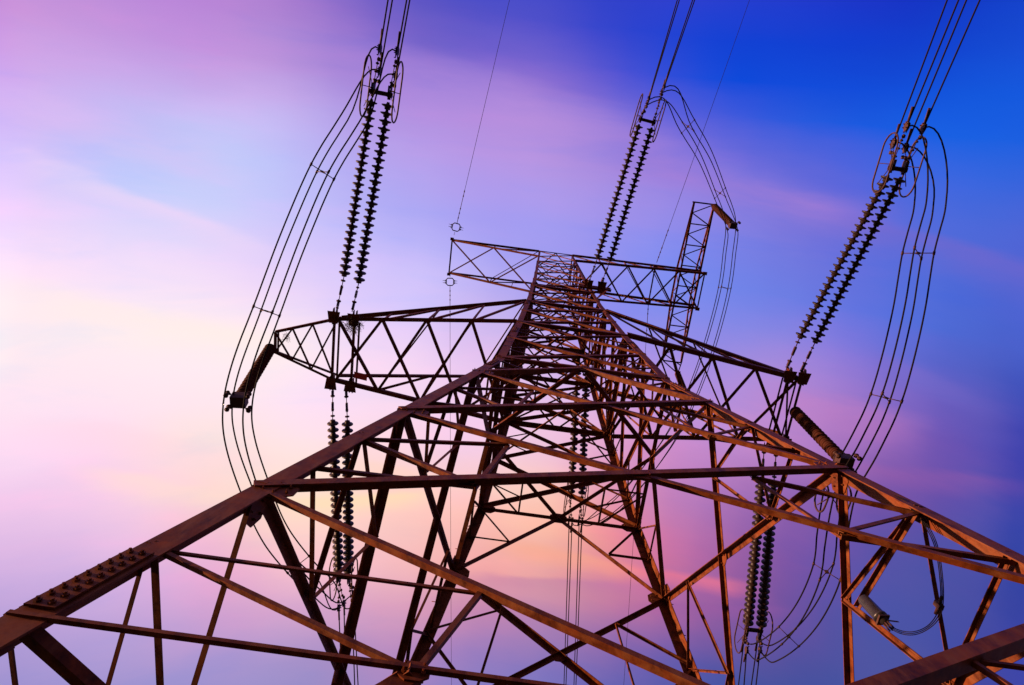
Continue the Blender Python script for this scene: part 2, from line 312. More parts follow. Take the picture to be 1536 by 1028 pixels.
def gusset(face, u, z, r=.10, nb=4, ins=.0):
    c = fp(face, u, z); n = fn(face, z).normalized(); t = FACES[face][0]; up = V((0,0,1)); up = (up-n*up.dot(n)).normalized()
    if abs(u) > .95: c = c - t*math.copysign(r*1.2, u)
    pts = [c+t*(a*r)+up*(b*r) for a, b in ((-1,-.45),(-.45,-.9),(.45,-.9),(1,-.45),(1,.45),(.45,.9),(-.45,.9),(-1,.45))]
    mb = MB(); plate(mb, pts, n, .012, -.024)
    for a, b in ((-.6,-.3),(-.6,.3),(.6,-.3),(.6,.3),(0,.55),(0,-.55))[:nb]:
        bolt(mb, W(c+t*(a*r)+up*(b*r))-n*.010, n, .014, .016)
        bolt(mb, W(c+t*(a*r)+up*(b*r))-n*.026, -n, .014, .016)
    part('gusset_plate', mb)
def brace(name, face, a, b, w, side=1, off=.0, ext=0.):
    P, Q = fp(face, *a), fp(face, *b); mb = MB(); angle(mb, P, Q, w, fn(face, (a[1]+b[1])/2), side, off=off, ext=ext); return part(name, mb, STEEL if w > .03 else STEEL2)

for fc in 'FRBL':
    for hi, lo, w_ in ((L0, L1, .037), (L1, L2, .036)):
        brace('diagonal_brace', fc, (-1,hi), (1,lo), w_, 1, off=-.002, ext=.0)
        brace('diagonal_brace', fc, (1,hi), (-1,lo), w_*(1.38 if hi < 0 else 1.35), -1, off=.008, ext=.0)
        wh, wl = wd(hi), wd(lo); tc_ = wh/(wh+wl); zc = hi+(lo-hi)*tc_
        for s in (-1, 1):
            def on_up(t): z = hi+(zc-hi)*t; x = s*wh*(1-t); return (x/wd(z), z)
            def on_lo(t): z = lo+(zc-lo)*t; x = s*wl*(1-t); return (x/wd(z), z)
            s1, s2 = hi+(lo-hi)*.41, hi+(lo-hi)*.75
            A, B = on_up(.5), on_lo(.5)
            brace('secondary_brace', fc, (s,s1), A, .022, 1, -.03)
            brace('secondary_brace', fc, (s,s1), B, .022, -1, -.02)
            brace('secondary_brace', fc, (s,s2), B, .022, 1, -.03)
            brace('secondary_brace', fc, A, B, .020, 1, -.035)
        gusset(fc, 0, zc, .06, 4)
        for s in (-1, 1): gusset(fc, s, hi, .075, 6)
    for s in (-1, 1): gusset(fc, s, L2, .07, 6)
    # chevron between level L2 and the foot of the body
    for s in (-1, 1):
        slim = (fc, s) == ('F', -1) or fc == 'L'
        brace('diagonal_brace', fc, (s,L2), (0,L3), .021 if slim else .046, s, off=0)
        brace('horizontal_strut', fc, (s,L3), (0,L3), .012 if slim else .03, s, off=.006)
        zp = L2+(L3-L2)*.56; P = (s*.56*0+s*(1-.56)*wd(L2)/wd(zp), zp); Q = (s*.47, L3)
        sub = (s, L2+(L3-L2)*.56)
        wa, wb_ = (.012, .014) if fc in 'FB' else (.024, .013)
        brace('secondary_brace', fc, sub, P, wa, 1, -.02)
        brace('secondary_brace', fc, sub, Q, wb_, s, -.004)
        brace('secondary_brace', fc, P, Q, .015, -s, -.012)
        brace('diagonal_brace', fc, (s,-GZ+.2), Q, .05, s, -.01)
        brace('secondary_brace', fc, (s*.99,-4.7), Q, .024, 1, -.03)
    gusset(fc, 0, L3, .10, 6); gusset(fc, -.47, L3, .035, 4); gusset(fc, .47, L3, .035, 4)
    # chevron up to the waist
    for s in (-1, 1):
        brace('diagonal_brace', fc, (s,L0), (0,M1), .044, s, off=0)
        za = M1*.5; A = (s*wd(0)*.5/wd(za), za)
        brace('secondary_brace', fc, (s,za), A, .018, 1, -.02)
        brace('secondary_brace', fc, (s,M1), A, .018, 1, -.026)
        brace('horizontal_strut', fc, (s,M1), (0,M1), .040, s, off=.006)
    gusset(fc, 0, M1, .09, 6)
    for s in (-1, 1): gusset(fc, s, M1, .08, 4)

def bar(name, p, q, w, n, side=1, mt=None, parent=T, off=0.):
    mb = MB(); angle(mb, p, q, w, n, side, off=off); return part(name, mb, mt or (STEEL if w > .03 else STEEL2), parent)
UPN = V((0,0,-1))
def diaphragm(z, w_=.036):
    m_ = {f: fp(f, 0, z) for f in 'FRBL'}
    for a, b in ('FR','RB','BL','LF'): bar('diaphragm_brace', m_[a], m_[b], w_, UPN)
diaphragm(M1, .040)
# redundants inside the waist chevrons and the L0 frame corners
for fc in 'FRBL':
    nx = {'F':'R','R':'B','B':'L','L':'F'}[fc]
    bar('diaphragm_brace', fp(fc, .5, M1), fp(nx, -.5, M1), .020, UPN, off=.01)
    bar('diaphragm_brace', fp(fc, .5, M1), (fp(fc,0,M1)+fp(nx,0,M1))/2, .018, UPN, off=.012)
    bar('diaphragm_brace', fp(nx, -.5, M1), (fp(fc,0,M1)+fp(nx,0,M1))/2, .018, UPN, off=.012)
# hip bracing at the foot of the body
for fc in 'FRBL':
    nx = {'F':'R','R':'B','B':'L','L':'F'}[fc]
    bar('diaphragm_brace', fp(fc, 0, L3), fp(nx, 0, L3), .044, UPN, off=.01)
    bar('diaphragm_brace', fp(fc, .47, L3), fp(nx, -.47, L3), .026, UPN, off=.02)
    bar('diaphragm_brace', fp(fc, 1, L3)*.985+V((0,0,L3*.015)), (fp(fc,0,L3)+fp(nx,0,L3))/2, .03, UPN, off=.015)

# the upper cage: crossed bracing between closely spaced levels
UL = [M1, 1.9, 2.89, 3.75, 4.55, 5.35, 6.15, 6.95, 7.75, 8.6, 9.5, 10.4, 11.37]
for i, (a, b) in enumerate(zip(UL, UL[1:])):
    w_ = (.040, .034)[i%2] if b < 5 else ((.036, .027)[i%2] if b < 8 else .024)
    for fc in 'FRBL':
        brace('cage_brace', fc, (-1,a), (1,b), w_, 1, off=-.002)
        mb = MB(); angle(mb, fp(fc,1,a), fp(fc,-1,b), w_, fn(fc,2), -1, off=.006); part('cage_brace', mb, STEEL)
        hw = .056 if b in (2.89, 4.55, 6.15) else (.034 if b < 8 else .022)
        if b in (2.89, 4.55, 6.15, 9.5, 11.37): brace('horizontal_strut', fc, (-1,b), (1,b), hw, 1, off=.012)
        if i % 2 == 0 and 0 < i < 10: brace('secondary_brace', fc, (-.9,a), (.9,UL[i+2]), .018, 1, off=-.03); brace('secondary_brace', fc, (.9,a), (-.9,UL[i+2]), .018, -1, off=-.024)
        if i % 3 == 0: bar('diaphragm_brace', fp(fc,-1,b), fp(fc,1,b)*V((.0,.0,1)) if False else V((0,0,b)), .018, UPN)
    if b in (2.89, 4.55, 6.15, 7.75, 9.5, 11.37): diaphragm(b, .024)
    if i < 2:
        for fc in 'FRBL':
            zc = (a+b)/2
            for s in (-1, 1):
                brace('secondary_brace', fc, (s,zc), (s*.5,a+(b-a)*.27), .016, 1, -.02)
                brace('secondary_brace', fc, (s,zc), (s*.5,a+(b-a)*.75), .016, 1, -.02)

# ------------------------------------------------------------------ arms
def truss_arm(name, nearL, farL, nearU, farU, nb, cw, bw, label=None):
    """nearL.. = (root, tip) of the four chords; X lacing in every face, nb bays"""
    fr = MB(); dn = V((0,0,-1)); nr = V((0,-1,0)); 
    for (a, b), n, sd in ((nearL,dn,1),(farL,dn,-1),(nearU,-dn,-1),(farU,-dn,1)): angle(fr, a, b, cw, n, sd)
    root = part(name, fr)
    def sub(p, q, w, n, s=1, off=0.):
        mb = MB(); angle(mb, p, q, w, n, s, off=off); mb.build('lacing_bar', STEEL2, root)
    for i in range(nb):
        t0, t1 = i/nb, (i+1)/nb
        a0, a1, b0, b1 = lerp(*nearL, t0), lerp(*nearL, t1), lerp(*farL, t0), lerp(*farL, t1)
        sub(a0, b1, bw, dn, 1, -.004); sub(b0, a1, bw, dn, -1, .006)
        c0, c1, d0, d1 = lerp(*nearU, t0), lerp(*nearU, t1), lerp(*farU, t0), lerp(*farU, t1)
        if i < nb-1 and (c0-a0).length > .1:
            sub(c0, a1, bw*.75, nr, 1); sub(d0, b1, bw*.75, -nr, 1)
            sub(c1, a1, bw*.6, nr, 1); sub(d1, b1, bw*.6, -nr, 1)
            sub(c0, d1, bw*.6, -dn, 1)
    return root, sub
ZA = 2.89; ZR = 4.55
def attachment(root, c, sy, dx=.0):
    """a pair of flared hanger plates at an arm chord with a bolted pad between"""
    mb = MB()
    for s in (-1, 1):
        x = c[0]+s*.02+dx
        p = [V((x,c[1]-sy*.10,c[2]+.05)),V((x,c[1]-sy*.10,c[2]-.05)),V((x,c[1]+sy*.03,c[2]-.07)),V((x,c[1]+sy*.11,c[2]-.02)),V((x,c[1]+sy*.11,c[2]+.04))]
        plate(mb, p, V((1,0,0)), .014)
    b = W((c[0]+dx, c[1], c[2]-.052))
    k = .078*S
    mb.add([b+V((-k*.75,-sy*k,0)), b+V((k*.75,-sy*k,0)), b+V((k*1.05,sy*k,0)), b+V((-k*1.05,sy*k,0)),
            b+V((-k*.75,-sy*k,-.016)), b+V((k*.75,-sy*k,-.016)), b+V((k*1.05,sy*k,-.016)), b+V((-k*1.05,sy*k,-.016))],
           [(0,1,2,3),(7,6,5,4),(0,4,5,1),(1,5,6,2),(2,6,7,3),(3,7,4,0)])
    for i in (-.6,-.2,.2,.6):
        for j in (-.55,.0,.55): bolt(mb, b+V((k*i,sy*k*j,-.016)), V((0,0,-1)), .015, .018)
    mb.build('attachment_plate', STEEL, root)
rw, ru = wd(ZA), wd(ZR)
# left crossarm
XL = -3.02; YA = .43
root, sub = truss_arm('crossarm', ((-rw,-rw,ZA),(XL,-YA,ZA)), ((-rw,rw,ZA),(XL,YA,ZA)), ((-ru,-ru,ZR),(XL,-YA+.02,ZA+.16)), ((-ru,ru,ZR),(XL,YA-.02,ZA+.16)), 4, .052, .036)
XT = -3.84
for a, b, n in (((XL,-YA,ZA),(XT,-.14,ZA),(0,0,-1)), ((XL,YA,ZA),(XT,.14,ZA),(0,0,-1)), ((XL,-YA+.02,ZA+.16),(XT,-.14,ZA+.04),(0,0,1)), ((XL,YA-.02,ZA+.16),(XT,.14,ZA+.04),(0,0,1))): sub(V(a), V(b), .034, V(n))
def tp(s, t): return lerp((XL,s*YA,ZA), (XT,s*.14,ZA), t)
for t0, t1 in ((0,.4),(.4,.72),(.72,1.)):
    sub(tp(-1,t0), tp(1,t1), .020, UPN, 1, -.004); sub(tp(1,t0), tp(-1,t1), .020, UPN, -1, .006)
sub(tp(-1,1), tp(1,1), .03, UPN); sub(tp(-1,.95), tp(1,.95), .02, UPN)
for x in (-3.06, -2.80):
    sub(V((x,-YA,ZA-.02)), V((x,YA,ZA-.02)), .030, UPN); sub(V((x+.07,-YA,ZA-.03)), V((x+.07,YA,ZA-.03)), .022, UPN)
    for sy in (-1, 1): attachment(root, (x, sy*(YA+.03), ZA), sy)
LEFTARM = root
# right crossarm
XR = 2.98
root, sub = truss_arm('crossarm', ((rw,-rw,ZA),(XR,-YA,ZA)), ((rw,rw,ZA),(XR,YA,ZA)), ((ru,-ru,ZR),(XR,-YA+.02,ZA+.16)), ((ru,ru,ZR),(XR,YA-.02,ZA+.16)), 4, .062, .040)
for x in (2.84, 3.02):
    sub(V((x,-YA,ZA-.02)), V((x,YA,ZA-.02)), .032, UPN); sub(V((x-.07,-YA,ZA-.03)), V((x-.07,YA,ZA-.03)), .022, UPN)
    for sy in (-1, 1): attachment(root, (x, sy*(YA+.03), ZA), sy)
sub(V((2.84,-YA,ZA-.02)), V((3.02,YA,ZA-.02)), .024, UPN)
# earth wire arms at the top
ZT = 11.37; ZB = 10.35; wt, wb = wd(ZT), wd(ZB)
root, sub = truss_arm('earth_wire_arm', ((-wb,-wb,ZB),(-2.68,-.43,ZT-.06)), ((-wb,wb,ZB),(-2.68,.43,ZT-.06)), ((-wt,-wt,ZT),(-2.68,-.43,ZT)), ((-wt,wt,ZT),(-2.68,.43,ZT)), 2, .048, .032)
sub(V((-2.68,-.45,ZT-.06)), V((-2.68,.45,ZT-.06)), .035, UPN)
for t in (.25, .5, .75):
    for s in (-1, 1): sub(lerp((-wb,s*wb,ZB),(-2.68,s*.43,ZT-.06),t), lerp((-wt,s*wt,ZT),(-2.68,s*.43,ZT),t), .016, V((0,s,0)))
for s in (-1, 1):
    mb = MB(); box(mb, (-2.68, s*.46, ZT-.07), V((.11,0,0)), V((0,.09,0)), V((0,0,.02))); mb.build('attachment_plate', STEEL, root)
XE = 3.75
root, sub = truss_arm('earth_wire_arm', ((wb,-wb,ZB),(XE,-.45,ZT-.35)), ((wb,wb,ZB),(XE,.45,ZT-.35)), ((wt,-wt,ZT),(XE,-.45,ZT)), ((wt,wt,ZT),(XE,.45,ZT)), 5, .056, .038)
for x in (2.5, XE):
    sub(V((x,-.45,ZT-.38)), V((x,.45,ZT-.38)), .035, UPN)
    for s in (-1, 1):
        mb = MB(); box(mb, (x, s*.46, ZT-.40), V((.13,0,0)), V((0,.10,0)), V((0,0,.03))); mb.build('attachment_plate', STEEL, root)
for t in (.2,.4,.6,.8,1.):
    for s in (-1, 1): sub(lerp((wb,s*wb,ZB),(XE,s*.45,ZT-.35),t), lerp((wt,s*wt,ZT),(XE,s*.45,ZT),t), .02, V((0,s,0)))
# jumper boom along the line at the end of the right earth wire arm
bx0, bx1, by = 3.24, 3.74, 2.13
fr = MB(); zb, ztp = ZT-.02, ZT+.42
Yk = [-by, -1.35, -.45, .45, 1.35, 2.05]
def bz(y): return ZT+.02, ZT+.05+.42*max(0, 1-max(0, abs(y)-.45)/(by-.45))
for x in (bx0, bx1):
    for y0, y1 in zip(Yk, Yk[1:]):
        angle(fr, (x,y0,bz(y0)[0]), (x,y1,bz(y1)[0]), .046, UPN, 1 if x == bx0 else -1)
        angle(fr, (x,y0,bz(y0)[1]), (x,y1,bz(y1)[1]), .044, -UPN, -1 if x == bx0 else 1)
for y in (-by, 2.05, -.45, .45): angle(fr, (bx0,y,ZT), (bx1,y,ZT), .03, UPN)
BOOM = part('jumper_boom', fr)
def bsub(p, q, w, n=UPN, off=0.): mb = MB(); angle(mb, p, q, w, n, 1, off=off); mb.build('lacing_bar', STEEL2, BOOM)
k = 0; ys = [-by+i*(2*by)/16 for i in range(17)]
for i, (y0, y1) in enumerate(zip(ys, ys[1:])):
    z0, z1 = bz(y0)[0], bz(y1)[0]; a, b = (bx0, bx1) if i % 2 else (bx1, bx0)
    bsub(V((a,y0,z0)), V((b,y1,z1)), .026, off=.004)
    if i % 2 == 0: bsub(V((bx0,y0,z0)), V((bx1,y0,z0)), .028, off=.01)
    if i % 4 == 1: bsub(V((bx0,y0,bz(y0)[1])), V((bx1,y1,bz(y1)[1])), .016)
    for x, s in ((bx0,-1),(bx1,1)):
        if bz(y0)[1]-bz(y0)[0] > .1: bsub(V((x,y0,bz(y0)[i%2])), V((x,y1,bz(y1)[1-i%2])), .016, V((s,0,0)))
bsub(V((bx0-.05,-by,ZT)), V((bx1+.06,-by,ZT)), .035); bsub(V((bx0,2.05,ZT)), V((bx1,2.05,ZT)), .03)
for x in (bx0, bx1): bsub(V((x,2.05,ZT)), V((3.7,2.36,ZT)), .028)
mb = MB(); box(mb, (3.69,2.34,ZT-.02), V((.17,0,0)), V((0,.14,0)), V((0,0,.05))); mb.build('attachment_plate', STEEL, BOOM)
mb = MB(); box(mb, (3.72,-2.10,ZT-.03), V((.14,0,0)), V((0,.10,0)), V((0,0,.04))); mb.build('attachment_plate', STEEL, BOOM)
# bracket for the middle phase on the right hand legs
ZM = 6.15; wm = wd(ZM)
for sy in (-1, 1):
    fr = MB(); yy = sy*(wm+.10)
    for dz in (.0, .14): angle(fr, (.28,yy,ZM+dz), (.86,yy,ZM+dz), .05, (0,sy,0), 1)
    angle(fr, (wm,sy*wm,ZM-.5), (.80,yy,ZM), .036, (0,sy,0), 1); angle(fr, (wm,sy*wm,ZM+.55), (.80,yy,ZM+.1), .036, (0,sy,0), 1)
    angle(fr, (.30,sy*wm,ZM), (.30,yy,ZM), .036, UPN, 1); angle(fr, (wm,sy*wm,ZM), (.8,yy,ZM), .036, UPN, 1)
    br = part('dead_end_bracket', fr)
    for x in (.44, .68): attachment(br, (x, sy*(wm+.14), ZM+.05), sy)

# ------------------------------------------------------------------ insulator strings
def disc_mesh():
    mb = MB(); pr_ = [(0,.04),(.008,.074),(.052,.080),(.062,.096),(.070,.128),(.080,.154),(.091,.166),(.103,.167),(.112,.158),(.108,.130),(.118,.122),(.110,.098),(.122,.088),(.120,.066),(.135,.045),(.17,.036)]
    lathe(mb, V((0,0,0)), V((0,0,1)), pr_, 18, True)
    me = bpy.data.meshes.new('disc'); me.from_pydata(mb.v, [], mb.f); me.materials.append(PORC); me.polygons.foreach_set('use_smooth', [True]*len(mb.f)); return me
DISC = disc_mesh()
def string(P0, P1, P2, label, nd_=25):
    """P0 hanger, P1 first disc, P2 last disc"""
    t = thing('insulator_string', label, 'insulator string', P0, 'twin insulator strings on the tower')
    a, b, c = W(P0), W(P1), W(P2); mb = MB(); d = (b-a); L = d.length; dn = d.normalized()
    tube(mb, [a, b], .016, 6, raw=True)
    k = max(4, int(L/.22))
    for i in range(k):
        p = a+d*((i+.3)/k); r = (.05,.075,.04)[i % 3]
        lathe(mb, p, p+dn, [(0,.02),(.01,r),(.04,r),(.055,.02)], 10, True)
    sd = dn.cross(V((0,0,1))).normalized()
    for s in (-1, 1):
        box(mb, a+d*.22+sd*.028*s, dn*L*.10, sd*.005, dn.cross(sd)*.045, raw=True); box(mb, a+d*.62+sd*.028*s, dn*L*.12, sd*.005, dn.cross(sd)*.035, raw=True)
    mb.build('link_chain', FIT, t)
    q = (c-b).normalized().to_track_quat('Z', 'Y'); sp = (c-b).length/(nd_-.3); scl = min(1.15, max(.9, sp/.20))
    for i in range(nd_):
        o = bpy.data.objects.new('disc', DISC); C.objects.link(o); o.parent = t; o.rotation_mode = 'QUATERNION'; o.rotation_quaternion = q
        o.location = b+(c-b).normalized()*(sp*i)-a; o.scale = (scl, scl, sp/.17)
    return c
def ringloop(c, u, v, hu, hv, r, mb, n=10):
    """racetrack ring: u long axis, v short axis (metres, raw)"""
    pts = []
    R = hv
    for k in range(n+1): a_ = -math.pi/2+math.pi*k/n; pts.append(c+u*(hu-R)+u*R*math.cos(a_)+v*R*math.sin(a_))
    for k in range(n+1): a_ = math.pi/2+math.pi*k/n; pts.append(c-u*(hu-R)+u*R*math.cos(a_)+v*R*math.sin(a_))
    tube(mb, pts, r, 8, True, True)
def clamp(mb, p, d, up):
    """strain clamp with fan shaped adjusting plate"""
    s_ = d.cross(up).normalized()
    pts = [p-d*.16-up*.02, p-d*.02-up*.11, p+d*.10-up*.11, p+d*.16, p+d*.10+up*.11, p-d*.02+up*.11]
    for s in (-1, 1):
        k = 6; v = [q+s_*(s*.02) for q in pts]+[q+s_*(s*.032) for q in pts]
        mb.add(v, [tuple(range(k)), tuple(range(2*k-1,k-1,-1))]+[(i,i+k,(i+1)%k+k,(i+1)%k) for i in range(k)])
    for q in pts: bolt(mb, q*.85+p*.15+s_*.032, s_, .02, .02)
    lathe(mb, p-d*.16, p+d, [(-.14,.03),(-.12,.05),(-.05,.05),(-.03,.02)], 8, True)
    tube(mb, [p+d*.12, p+d*.55], .034, 8, raw=True)
def yoke(E1, E2, ends, label, hw=.56, hh=.30):
    """E1,E2: string ends; ends: four conductor starts (layout). returns nothing"""
    e1, e2 = W(E1), W(E2); c = (e1+e2)/2; x = (e2-e1).normalized(); tgt = sum((W(e) for e in ends), V())/4
    d = (tgt-c); d = (d-x*d.dot(x)).normalized(); up = x.cross(d); up = up if up.z > 0 else -up
    hx = (e2-e1).length/2
    t = thing('strain_yoke', label, 'yoke fitting', tuple((E1+E2)/2), 'strain yokes with corona rings')
    mb = MB(); cc = c+d*.12
    for s in (-1, 1): box(mb, cc+up*.03*s, x*(hx+.09), d*.06, up*.012, raw=True)
    for e in (e1, e2): tube(mb, [e-d*.02, e+d*.2], .05, 8, raw=True)
    for e in (e1, e2):
        for s in (-1,1): box(mb, e+d*.20+x*.035*s, x*.008, d*.16, up*.10, raw=True)
    for s in (-.6,-.2,.2,.6): bolt(mb, cc+x*hx*s-up*.042, -up, .02, .02)
    mb.build('yoke_plate', FIT, t)
    for s in (-1, 1):
        mb = MB(); rc = c+x*s*(hx+.22)+d*.22; ringloop(rc, d, up, hw*1.5, hh*1.25, .024, mb); mb.build('corona_ring', FIT, t)
        mb = MB()
        for a_, b_ in ((-.75,.1),(.75,.1),(0,1),(0,-1)): tube(mb, [c+x*s*hx+d*.22, rc+d*hw*a_*1.3+up*hh*1.25*b_*.98], .012, 6, raw=True)
        mb.build('ring_bracket', FIT, t)
    for k, e in enumerate(ends):
        p = W(e); st = c+x*(hx*(-1 if (p-c).dot(x) < 0 else 1))+d*.3; dd = (p-st).normalized(); mb = MB(); L = (p-st).length
        tube(mb, [st, p-dd*.2], .014, 6, raw=True)
        for i in range(3): q = st+dd*(L-.3)*(i+.5)/3; lathe(mb, q, q+dd, [(0,.02),(.015,.05),(.05,.05),(.065,.02)], 8, True)
        clamp(mb, p-dd*.02, d, up); mb.build('strain_clamp', FIT, t)

def far_along(a, b, length, sag=0.0):
    """continue the line a->b (layout) to the given length in layout units with a gentle sag then rise"""
    d = (b-a).normalized(); n = 40; pts = []
    for i in range(n+1):
        s = length*(i/n)**2; p = a+d*s; p = p+V((0,0,-.00035*s*s*0)); pts.append(p)
    return pts
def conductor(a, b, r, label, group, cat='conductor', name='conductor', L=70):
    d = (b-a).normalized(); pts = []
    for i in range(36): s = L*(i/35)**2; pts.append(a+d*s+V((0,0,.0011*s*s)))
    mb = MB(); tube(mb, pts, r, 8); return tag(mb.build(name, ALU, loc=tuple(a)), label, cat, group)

ZL = 2.89
PH = {}
def phase(key, near, far, zc, zd):
    """near / far: dict of traced points; zc attach height, zd height at conductors"""
    for side, D in (('near', near), ('far', far)):
        ends = []
        for k in (0, 1):
            P0, P1, P2 = px(*D['p0'][k], zc), px(*D['p1'][k], zc-.03), px(*D['p2'][k], zd)
            string(P0, P1, P2, D['lab'][k]); ends.append(P2 + (P2-P1).normalized()*.06)
        cl = [px(*q, zd+dz) for q, dz in zip(D['clamp'], D['dz'])]
        yoke(ends[0], ends[1], cl, D['ylab'])
        for i, (q, e, dz) in enumerate(zip(cl, D['edge'], D['dz'])):
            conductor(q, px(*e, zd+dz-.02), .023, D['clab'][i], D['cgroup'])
        PH[key, side] = cl
WHERE = {'L':'left crossarm','R':'right crossarm','M':'tower body below the top arm'}
def labs(key, side):
    ph = {'L':'left','R':'right','M':'middle'}[key]; w = WHERE[key]
    up = ('rising above the ' if side == 'near' else 'hanging below the ')+w
    s = 'upper' if side == 'near' else 'lower'
    o = ('leftmost wire','second wire from the left','third wire from the left','rightmost wire')
    return dict(lab=['left %s disc string %s' % (ph, up), 'right %s disc string %s' % (ph, up)],
        ylab='yoke with two oval rings ending the %s %s pair of disc strings' % (s, ph),
        clab=['%s of the %s %s bundle, %s' % (q, s, ph, 'leaving the top of the frame' if side == 'near' else 'leaving the bottom of the frame') for q in o],
        cgroup='%s phase conductors, %s span' % (ph, s))
hi_, lo_ = .09, -.09
phase('L',
  dict(p0=[(505,466),(528,468)], p1=[(516,415),(538,425)], p2=[(557,152),(582,157)], clamp=[(570,74),(570,108),(596,78),(594,115)], dz=[lo_,hi_,lo_,hi_], edge=[(582,0),(588.5,0),(610,0),(614.6,0)], **labs('L','near')),
  dict(p0=[(499,580),(519,581)], p1=[(499,630),(521,631)], p2=[(508,856),(523,857)], clamp=[(508,912),(516,905),(528,910),(530,890)], dz=[lo_,hi_,lo_,hi_], edge=[(513,1028),(518,1028),(532,1028),(537,1028)], **labs('L','far')),
  ZL, 2.80)
phase('R',
  dict(p0=[(1179,555),(1200,561)], p1=[(1199,508),(1222,515)], p2=[(1331,266),(1350,269)], clamp=[(1340,215),(1360,190),(1358,222),(1385,192)], dz=[hi_,lo_,hi_,lo_], edge=[(1421,0),(1438,0),(1450,0),(1470,0)], **labs('R','near')),
  dict(p0=[(1147,664),(1165,668)], p1=[(1143,716),(1161,722)], p2=[(1122,935),(1142,937)], clamp=[(1116,960),(1120,975),(1137,958),(1140,975)], dz=[hi_,lo_,hi_,lo_], edge=[(1108,1026),(1116,1028),(1127,1028),(1134,1028)], **labs('R','far')),
  ZL, 2.80)
phase('M',
  dict(p0=[(880,433),(901,428)], p1=[(896,388),(915,392)], p2=[(958,189),(977,194)], clamp=[(970,158),(973,150),(992,140),(996,132)], dz=[hi_,lo_,hi_,lo_], edge=[(1016,0),(1019,0),(1039,0),(1042,0)], **labs('M','near')),
  dict(p0=[(866,530),(883,530)], p1=[(866,556),(880,558)], p2=[(857,738),(873,740)], clamp=[(854,775),(858,785),(869,775),(873,785)], dz=[hi_,lo_,hi_,lo_], edge=[(846,1028),(849,1028),(861,1028),(864,1028)], **labs('M','far')),
  ZM, 6.1)

# ------------------------------------------------------------------ jumpers, spacers, jumper insulators
def jumper(key, ctrl, spac, ph, sp=.11):
    """ctrl: traced centre line (x, y, z); four cables on a square round it; joined to the clamps at both ends"""
    cc = spl([px(*c) for c in ctrl], 8); n = len(cc)
    nc, fcl = PH[key,'near'], PH[key,'far']
    order = [(-1,1),(-1,-1),(1,1),(1,-1)]
    fr_ = []
    for i, p in enumerate(cc):
        d = (cc[min(n-1,i+1)]-cc[max(0,i-1)]).normalized(); x = V((1,0,0)); x = (x-d*x.dot(d)).normalized(); fr_.append((x, x.cross(d).normalized()))
    side = ('left','left','right','right')
    for k, (a, b) in enumerate(order):
        pts = [nc[k]]+[p+x*a*sp+y*b*sp for p, (x, y) in zip(cc, fr_)]+[fcl[k]]
        body = pts[8:-8]; sx = 1 if key != 'L' else -1
        def bez(a_, t0, b_, t1, n_=9):            # cubic arc from a clamp into the hanging part
            L_ = (b_-a_).length; p1, p2 = a_+t0*L_*.26, b_-t1*L_*.45
            return [a_*(1-t)**3+p1*3*t*(1-t)**2+p2*3*t*t*(1-t)+b_*t**3 for t in [i_/n_ for i_ in range(n_)]]
        ta = (body[2]-body[0]).normalized(); tb = (body[-3]-body[-1]).normalized()
        q = bez(pts[0], V((sx*.75,-.55,-.1)).normalized(), body[0], ta)+spl(body[::3]+([] if (len(body)-1)%3 == 0 else [body[-1]]), 4)+bez(pts[-1], V((sx*.6,.75,-.1)).normalized(), body[-1], tb)[::-1]
        mb = MB(); tube(mb, q, .022, 8)
        tag(mb.build('jumper_cable', ALU, loc=tuple(pts[0])), '%s of the four looping %s jumper cables' % (('upper left one','lower left one','upper right one','lower right one')[k], ph), 'jumper cable', '%s jumper cables' % ph)
    for idx, lab in spac:
        i = min(n-1, int(idx*8)); p = cc[i]; x, y = fr_[i]; d = x.cross(y); mb = MB()
        for a, b in order: tube(mb, [p, p+x*a*sp+y*b*sp], .013, 6); e = W(p+x*a*sp+y*b*sp); tube(mb, [e-d*.05, e+d*.05], .034, 8, raw=True)
        box(mb, p, x*.05, y*.05, d*.02)
        tag(mb.build('cable_spacer', FIT, loc=tuple(p)), lab, 'cable spacer', 'spacers on the jumper cables')
jumper('L', [(560,135,2.75),(525,190,2.6),(484,258,2.4),(440,360,2.05),(400,467,1.75),(371,545,1.45),(357,606,1.30),(360,660,1.25),(382,730,1.3),(412,800,1.5),(452,852,1.8),(480,878,2.1),(498,897,2.5)],
  [(2.0,'spacer holding the left jumper cables high above the left crossarm'),(4.0,'spacer holding the left jumper cables just above the arm end insulator'),(9.9,'spacer on the left jumper cables low beside the left lower disc strings')], 'left')
jumper('R', [(1388,235,2.75),(1396,300,2.6),(1377,380,2.35),(1360,480,2.0),(1329,597,1.65),(1290,680,1.4),(1262,730,1.28),(1248,800,1.3),(1240,858,1.4),(1215,915,1.7),(1183,955,2.1),(1150,978,2.5),(1132,978,2.7)],
  [(2.0,'spacer on the right jumper cables beside the right upper disc strings'),(4.0,'spacer on the right jumper cables just above the right tower leg'),(8.0,'spacer on the right jumper cables seen below the long front beam'),(10.0,'lowest spacer on the right jumper cables near the lower right yoke')], 'right')
jumper('M', [(1010,150,6.6),(1032,190,7.2),(1058,235,8.0),(1080,290,9.0),(1097,338,9.75),(1094,380,9.75),(1087,432,9.6),(1070,500,9.2),(1045,575,8.6),(1010,650,7.9),(960,720,7.1),(915,765,6.5),(885,780,6.2)],
  [(1.1,'spacer on the middle jumper cables near the upper middle yoke'),(3.0,'spacer on the middle jumper cables just above the boom end insulator'),(6.0,'spacer on the middle jumper cables hanging below the boom end insulator'),(8.6,'spacer on the middle jumper cables behind the right crossarm')], 'middle')

